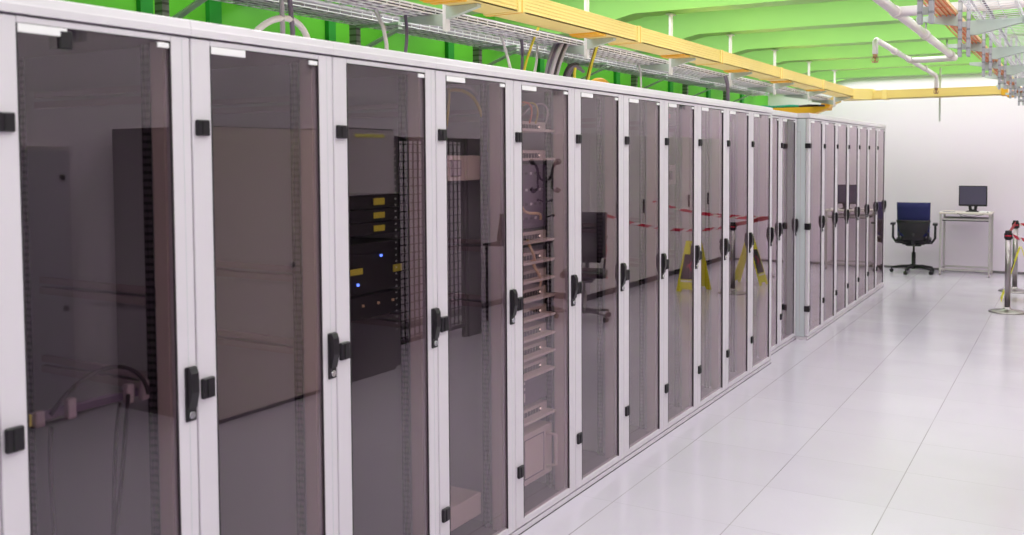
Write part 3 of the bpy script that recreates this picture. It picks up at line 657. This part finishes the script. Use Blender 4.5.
for n_, pts in enumerate([[(-1.16, 15.05, .916), (-1.12, 15.2, .92), (-1.05, 15.0, .918), (-1.08, 14.85, .915)], [(-1.42, 14.80, .87), (-1.36, 14.79, .83), (-1.28, 14.79, .86), (-1.22, 14.8, .835)], [(-1.46, 14.80, .90), (-1.38, 14.79, .87), (-1.3, 14.79, .84), (-1.12, 14.8, .89)]]):
    cable('desk_cable', bez(*pts), .004, 'cab_dark', ['black cable curling beside the mouse on the desk', 'black cable looping lowest under the desk top', 'black cable drooping from the desk front edge'][n_])
tag(MB().box(-1.2, -1.06, 15.0, 15.1, .91, .922, 'label', .002).build('notepad'), 'white pad of paper behind the mouse on the high desk', 'notepad')

def office_chair(loc, rz, label, back='navy', shell='black', group=None, h=0, base='black', arms=True):
    """faces -x' ... seat opens toward +y; back at -y"""
    t = thing('office_chair', label, 'chair', loc, rz, group)
    b = MB(); b.lathe([(.035, .065), (.045, .07), (.045, .11), (.028, .12), (.028, .30), (.02, .305), (.014, .31), (.014, .46)], 0, 0, base, 14); col = b.build('gas_column', t)
    for q in range(5):
        a = 2*PI*q/5+PI/2+.3; c, s = math.cos(a), math.sin(a)
        b = MB(); b.tube([(0, 0, .10), (c*.15, s*.15, .095), (c*.30, s*.30, .075)], [.026, .021, .014], base, 8); l = b.build('base_leg', t)
        b = MB(); b.tube([(c*.30-s*.02, s*.30+c*.02, .028), (c*.30-s*.002, s*.30+c*.002, .028)], .027, 'black', 14); b.tube([(c*.30+s*.02, s*.30-c*.02, .028), (c*.30+s*.004, s*.30-c*.004, .028)], .027, 'black', 14)
        b.tube([(c*.30, s*.30, .03), (c*.30, s*.30, .08)], .009, 'black', 8); b.build('castor', l)
    b = MB(); b.prism([(-.23, .46), (-.24, .50), (-.2, .53), (.2, .53), (.25, .50), (.23, .465), (.1, .45), (-.1, .45)], 'x', -.235, .235, shell)
    bmesh.ops.bevel(b.bm, geom=b.bm.edges[:], offset=.018, segments=2, affect='EDGES'); b.build('seat', t, smooth=True)
    b = MB(); b.box(-.11, .11, -.16, .14, .405, .452, 'black', .02, 2); b.tube([(-.15, -.14, .44), (.15, -.14, .44)], .014, 'black', 8)
    b.tube([(0, -.12, .43), (0, -.26, .45), (0, -.285, .60)], [.03, .025, .02], 'black', 8); b.tube([(-.02, -.14, .43), (-.19, -.24, .50), (-.2, -.27, .62)], .014, 'black', 8); b.tube([(.02, -.14, .43), (.19, -.24, .50), (.2, -.27, .62)], .014, 'black', 8); b.build('mechanism', t)
    # back: upholstered front, curved shell
    def panel(z0, z1, w0, w1, y, th, m, cr=.05, n=8):
        b = MB(); i = b.mi(m); G = []
        for side in (0, 1):
            g = []
            for r_ in range(7):
                f = r_/6; z = z0+(z1-z0)*f; w = w0+(w1-w0)*f; lean = -.05*f*f+.012*math.sin(f*PI)
                row = []
                for q in range(n+1):
                    u = q/n*2-1; row.append(b.bm.verts.new((u*w, y+lean-cr*(1-u*u)*1+(th if side else 0), z)))
                g.append(row)
            G.append(g)
        for side in (0, 1):
            g = G[side]
            for r_ in range(6):
                for q in range(n): b.bm.faces.new((g[r_][q], g[r_][q+1], g[r_+1][q+1], g[r_+1][q])).smooth = True
        for r_ in range(6):
            for q in (0, n): b.bm.faces.new((G[0][r_][q], G[1][r_][q], G[1][r_+1][q], G[0][r_+1][q]))
        for q in range(n):
            for r_ in (0, 6): b.bm.faces.new((G[0][r_][q], G[1][r_][q], G[1][r_][q+1], G[0][r_][q+1]))
        return b
    panel(.56+h, 1.05+h, .215, .225, -.235, .045, back).build('backrest', t)
    panel(.50+h, .795+h, .15, .232, -.250, .03, shell, .05).build('back_shell', t, label='black lower back shell')
    if arms:
        for s in (-1, 1):
            b = MB(); b.tube([(s*.12, 0, .44), (s*.24, -.01, .45), (s*.285, -.02, .52), (s*.285, -.02, .71)], [.016, .018, .018, .016], 'black', 8); b.box(s*.285-.035, s*.285+.035, -.13, .12, .71, .74, 'black', .01, 2); b.build('armrest', t)
    return t
office_chair((-2.045, 14.95, 0), .1, 'navy office chair with black shell and armrests by the far wall', 'navy')

# ------------------------------------------------------------------ stanchions, tape, warning signs
def stanchion(loc, label):
    t = thing('stanchion', label, 'stanchion', loc)
    MB().lathe([(.185, 0), (.187, .006), (.17, .016), (.06, .03), (.04, .04), (.034, .06)], 0, 0, 'steel', 32).build('base', t)
    MB().tube([(0, 0, .05), (0, 0, .82)], .030, 'steel', 20).build('post', t)
    b = MB(); b.lathe([(.031, .80), (.034, .805), (.034, .885), (.030, .90), (.0, .902)], 0, 0, 'black', 20); b.box(.03, .042, -.015, .015, .81, .87, 'black', .003); b.box(-.042, -.03, -.015, .015, .81, .87, 'black', .003); b.build('head', t, label='black belt head')
    for a in range(3): pass
    MB().tube([(0, 0, .835), (0, 0, .852)], .0352, 'red', 20).build('tape_band', t, label='red tape band')
    return t
stanchion((-.635, 11.68, 0), 'steel belt stanchion with black head, the nearer of the two')
stanchion((-.655, 13.50, 0), 'steel belt stanchion with black head, the farther one behind the yellow sign')
def sag(a, b_, s, n=24):
    a, b_ = Vector(a), Vector(b_)
    return [a.lerp(b_, q/n) - Vector((0, 0, s*4*(q/n)*(1-q/n))) for q in range(n+1)]
tag(MB().ribbon(sag((-.638, 11.72, .865), (-.655, 13.46, .865), .0), .05, (0, 0, 1), 'beltred').build('belt'), 'red belt stretched between the two stanchions', 'barrier belt')
tag(MB().ribbon(sag((-.60, 11.68, .85), (.10, 9.50, 1.09), .1), .035, (0, 0, 1), 'tape', .3).build('barrier_tape'), 'red and white tape from the nearer stanchion to the swivel chair', 'barrier tape')
tag(MB().ribbon([(.12, 9.5, 1.05), (.13, 9.52, .9), (.12, 9.55, .7), (.14, 9.53, .5), (.12, 9.56, .38)], .035, (0, 1, 0), 'tape', .25).build('barrier_tape'), 'loose end of red and white tape hanging beside the swivel chair', 'barrier tape')
tag(MB().ribbon(sag((-.62, 13.50, .85), (.62, 12.1, 1.12), .08), .035, (0, 0, 1), 'tape', .3).build('barrier_tape'), 'red and white tape from the farther stanchion to the light locker', 'barrier tape')
tag(MB().ribbon(sag((-.635, 13.50, .85), (1.49, 14.6, .9), .03), .035, (0, 0, 1), 'tape', .3).build('barrier_tape'), 'red and white tape from the farther stanchion to the cupboard-side wall', 'barrier tape')
def sign(loc, rz, label):
    t = thing('warning_sign', label, 'warning sign', loc, rz)
    for s, nm in ((-1, 'front_panel'), (1, 'rear_panel')):
        b = MB()
        def q(x, z, o=0): return (x, s*(.19*(1-z/.64)+.012)+s*o, z)
        def slab(poly, m, o=0, th=.008):
            i = b.mi(m); A = [b.bm.verts.new(q(x, z, o)) for x, z in poly]; B = [b.bm.verts.new(q(x, z, o-th)) for x, z in poly]; n = len(poly)
            F = [b.bm.faces.new(A), b.bm.faces.new(B[::-1])] + [b.bm.faces.new((A[k], B[k], B[(k+1) % n], A[(k+1) % n])) for k in range(n)]
            for f in F: f.material_index = i
        slab([(-.15, 0), (-.08, 0), (-.065, .035), (.065, .035), (.08, 0), (.15, 0), (.115, .56), (-.115, .56)], 'signyellow')
        slab([(-.112, .56), (-.05, .56), (-.05, .61), (.05, .61), (.05, .56), (.112, .56), (.105, .64), (-.105, .64)], 'signyellow')
        p = b.build(nm, t)
        b = MB(); slab([(-.112, .16), (.112, .16), (.095, .47), (-.095, .47)], 'signdark', .002, .003); pn = b.build('dark_panel', p)
        b = MB(); slab([(-.05, .36), (-.02, .40), (.0, .36), (.035, .34), (.05, .30), (.03, .31), (.0, .33), (-.02, .37)], 'red', .004, .002); slab([(-.04, .28), (.02, .33), (.03, .32), (-.03, .27)], 'red', .004, .002); slab([(-.105, .125), (.105, .125), (.108, .145), (-.108, .145)], 'label', .003, .002); b.build('pictogram', p)
    return t
sign((-.12, 11.68, 0), .12, 'yellow folding floor sign with dark panel, seen reflected in the glass of the long row')
sign((-.56, 12.66, 0), PI/2+.08, 'yellow folding floor sign standing open between the two stanchions')

# ------------------------------------------------------------------ right side of the aisle (seen reflected in the glass doors)
t = thing('storage_cabinet', 'tall grey-beige storage cabinet with black sides across the aisle', 'storage cabinet', (.43, 4.245, 0))
MB().box(.012, .98, 0, 1.25, 0, 1.95, 'blackmatte').build('cabinet_body', t)
for a in (0, 1):
    d = MB(); d.box(0, .014, .004+.6215*a, .6245+.6215*a, .03, 1.945, 'lockergrey'); d = d.build('door', t)
b = MB(); b.tube([(-.02, .71, .985), (0, .71, .985)], .02, 'chrome', 12); b.build('handle', t, label='round chrome handle')
t = thing('black_rack', 'black equipment rack with servers, between storage cabinet and mesh fence', 'equipment rack', (.44, 5.56, 0))
b = MB(); b.box(0, .8, 0, .6, 0, 1.97, 'blackmetal'); b.build('rack_body', t)
MB().box(-.012, 0, .015, .585, 1.45, 1.96, 'equipgrey').build('blank_cover', t)
MB().box(-.016, -.012, .1, .46, 1.90, 1.925, 'yellowlabel').build('name_tag', t)
for q in range(5): MB().box(-.014, 0, .02, .58, .9+.1*q, .98+.1*q, 'blackmatte', .002).build('rack_unit', t)
t = thing('rack_post', 'narrow dark post with a line of white dots beside the black rack', 'post', (.50, 6.2, 0))
b = MB(); b.box(0, .05, 0, .1, 0, 1.92, 'blackmetal'); b.build('post_body', t)
b = MB()
for q in range(30): b.box(-.003, 0, .04, .06, .3+.052*q, .315+.052*q, 'label')
b.build('dot_strip', t)
t = thing('mesh_fence', 'black wire mesh fence panel with a thick end post', 'fence', (.72, 6.42, 0))
b = MB()
for y in (0, .1, 1.16): b.box(-.02, .02, y, y+.035, 0, 1.92, 'blackmetal')
b.box(-.015, .015, 0, 1.2, 1.885, 1.92, 'blackmetal'); b.box(-.015, .015, 0, 1.2, .1, .135, 'blackmetal'); b.box(-.012, .012, .62, .95, 1.50, 1.52, 'blackmetal'); b.build('fence_frame', t)
b = MB()
for q in range(15): b.box(-.005, .005, .16+.07*q, .170+.07*q, .12, 1.9, 'blackmatte')
for q in range(24): b.box(-.006, .002, .12, 1.18, .15+.074*q, .160+.074*q, 'blackmatte')
b.build('wire_mesh', t)
MB().box(-.04, .05, 1.2, 1.42, 0, 1.92, 'blackmetal', .003).build('end_post', t)
t = thing('coat_stand', 'black coat stand with curled hooks', 'coat stand', (.81, 9.39, 0))
MB().tube([(0, 0, .03), (0, 0, 1.62)], .026, 'black', 12).build('pole', t)
MB().lathe([(.19, 0), (.19, .015), (.03, .045), (.028, .06)], 0, 0, 'black', 24).build('base', t)
for q in range(4):
    a = q*PI/2+.25; c, s = math.cos(a), math.sin(a)
    P_ = lambda r, z: (c*r, s*r, z)
    b = MB(); b.tube([P_(.02, 1.47), P_(.07, 1.49), P_(.11, 1.54), P_(.12, 1.60), P_(.15, 1.65), P_(.20, 1.68)], .013, 'black', 8); b.tube([P_(.19, 1.665), P_(.225, 1.70)], .028, 'black', 10)
    b.tube([P_(.11, 1.54), P_(.12, 1.46), P_(.11, 1.39), P_(.16, 1.35), P_(.20, 1.36)], .011, 'black', 8); b.tube([P_(.185, 1.35), P_(.215, 1.375)], .024, 'black', 10); b.build('hook', t)
MB().tube([(0, 0, 1.62), (0, 0, 1.715)], .024, 'black', 10).build('finial', t)
for z, a in ((1.22, .3), (1.05, 3.3), (1.22, 3.5)):
    MB().tube([(0, 0, z), (math.cos(a)*.09, math.sin(a)*.09, z+.03), (math.cos(a)*.12, math.sin(a)*.12, z+.03)], [.01, .01, .02], 'black', 8).build('peg', t)
office_chair((.15, 9.05, 0), PI-.35, 'dark swivel chair standing in the aisle beside the taped area', 'darkfabric', base='steel', h=.08, arms=False)
t = thing('side_table', 'small dark side table beside the coat stand', 'table', (.75, 8.75, 0))
MB().box(-.2, .3, -.3, .35, .80, .825, 'blackmatte', .004).build('table_top', t)
for x in (-.17, .27):
    for y in (-.27, .32): MB().tube([(x, y, 0), (x, y, .8)], .014, 'blackmetal', 8).build('leg', t)
t = thing('laptop', 'open black laptop on the small side table', 'laptop', (.8, 8.8, .825))
MB().box(-.16, .12, -.18, .18, 0, .018, 'blackmatte', .003).build('keyboard_base', t)
MB().prism([(-.18, .018), (-.155, .018), (-.10, .30), (-.115, .305)], 'x', -.05, .18, 'blackmatte').build('screen', t)
LL = ['nearest the camera', 'second along', 'third along', 'fourth along', 'fifth along', 'last, by the far wall']
lk = None
for q in range(6):
    lab = 'tall pale locker across the aisle, '+LL[q]
    if lk is None:
        t = thing('locker', lab, 'locker', (.65, 10.2, 0), 0, 'pale lockers across the aisle'); lk = t
        MB().box(.02, .6, 0, .84, .08, 2.02, 'lockerlight').build('locker_body', t); MB().box(.04, .6, .01, .83, 0, .08, 'blackmatte').build('plinth', t)
        d = MB().box(0, .018, .006, .834, .085, 2.015, 'lockerlight', .003).build('door', t); MB().box(-.02, 0, .76, .79, .98, 1.16, 'black', .004).build('handle', d)
    else: copy_tree(lk, (.65, 10.2+.86*q, 0), label=lab)
t = thing('wall_cupboard', 'flat grey steel cupboard with two round locks against the right wall', 'cupboard', (XR-.09, 3.08, 0))
MB().box(0, .088, 0, .84, .02, 1.83, 'equipgrey', .003).build('cupboard_body', t)
d = MB().box(-.012, 0, .02, .82, .05, 1.80, 'cab_grey', .002).build('door', t)
for z in (.75, 1.62): MB().tube([(-.02, .77, z), (-.012, .77, z)], .02, 'blackmetal', 14).build('lock', d)

# ------------------------------------------------------------------ render look
scene.view_settings.view_transform = 'Standard'; scene.view_settings.look = 'None'
scene.view_settings.exposure = 0.14; scene.view_settings.gamma = 1.0
try: scene.view_settings.use_curve_mapping = False
except Exception: pass
scene.cycles.max_bounces = 10; scene.cycles.transparent_max_bounces = 24; scene.cycles.glossy_bounces = 6; scene.cycles.diffuse_bounces = 5
scene.cycles.use_denoising = True
scene.cycles.sample_clamp_indirect = 6
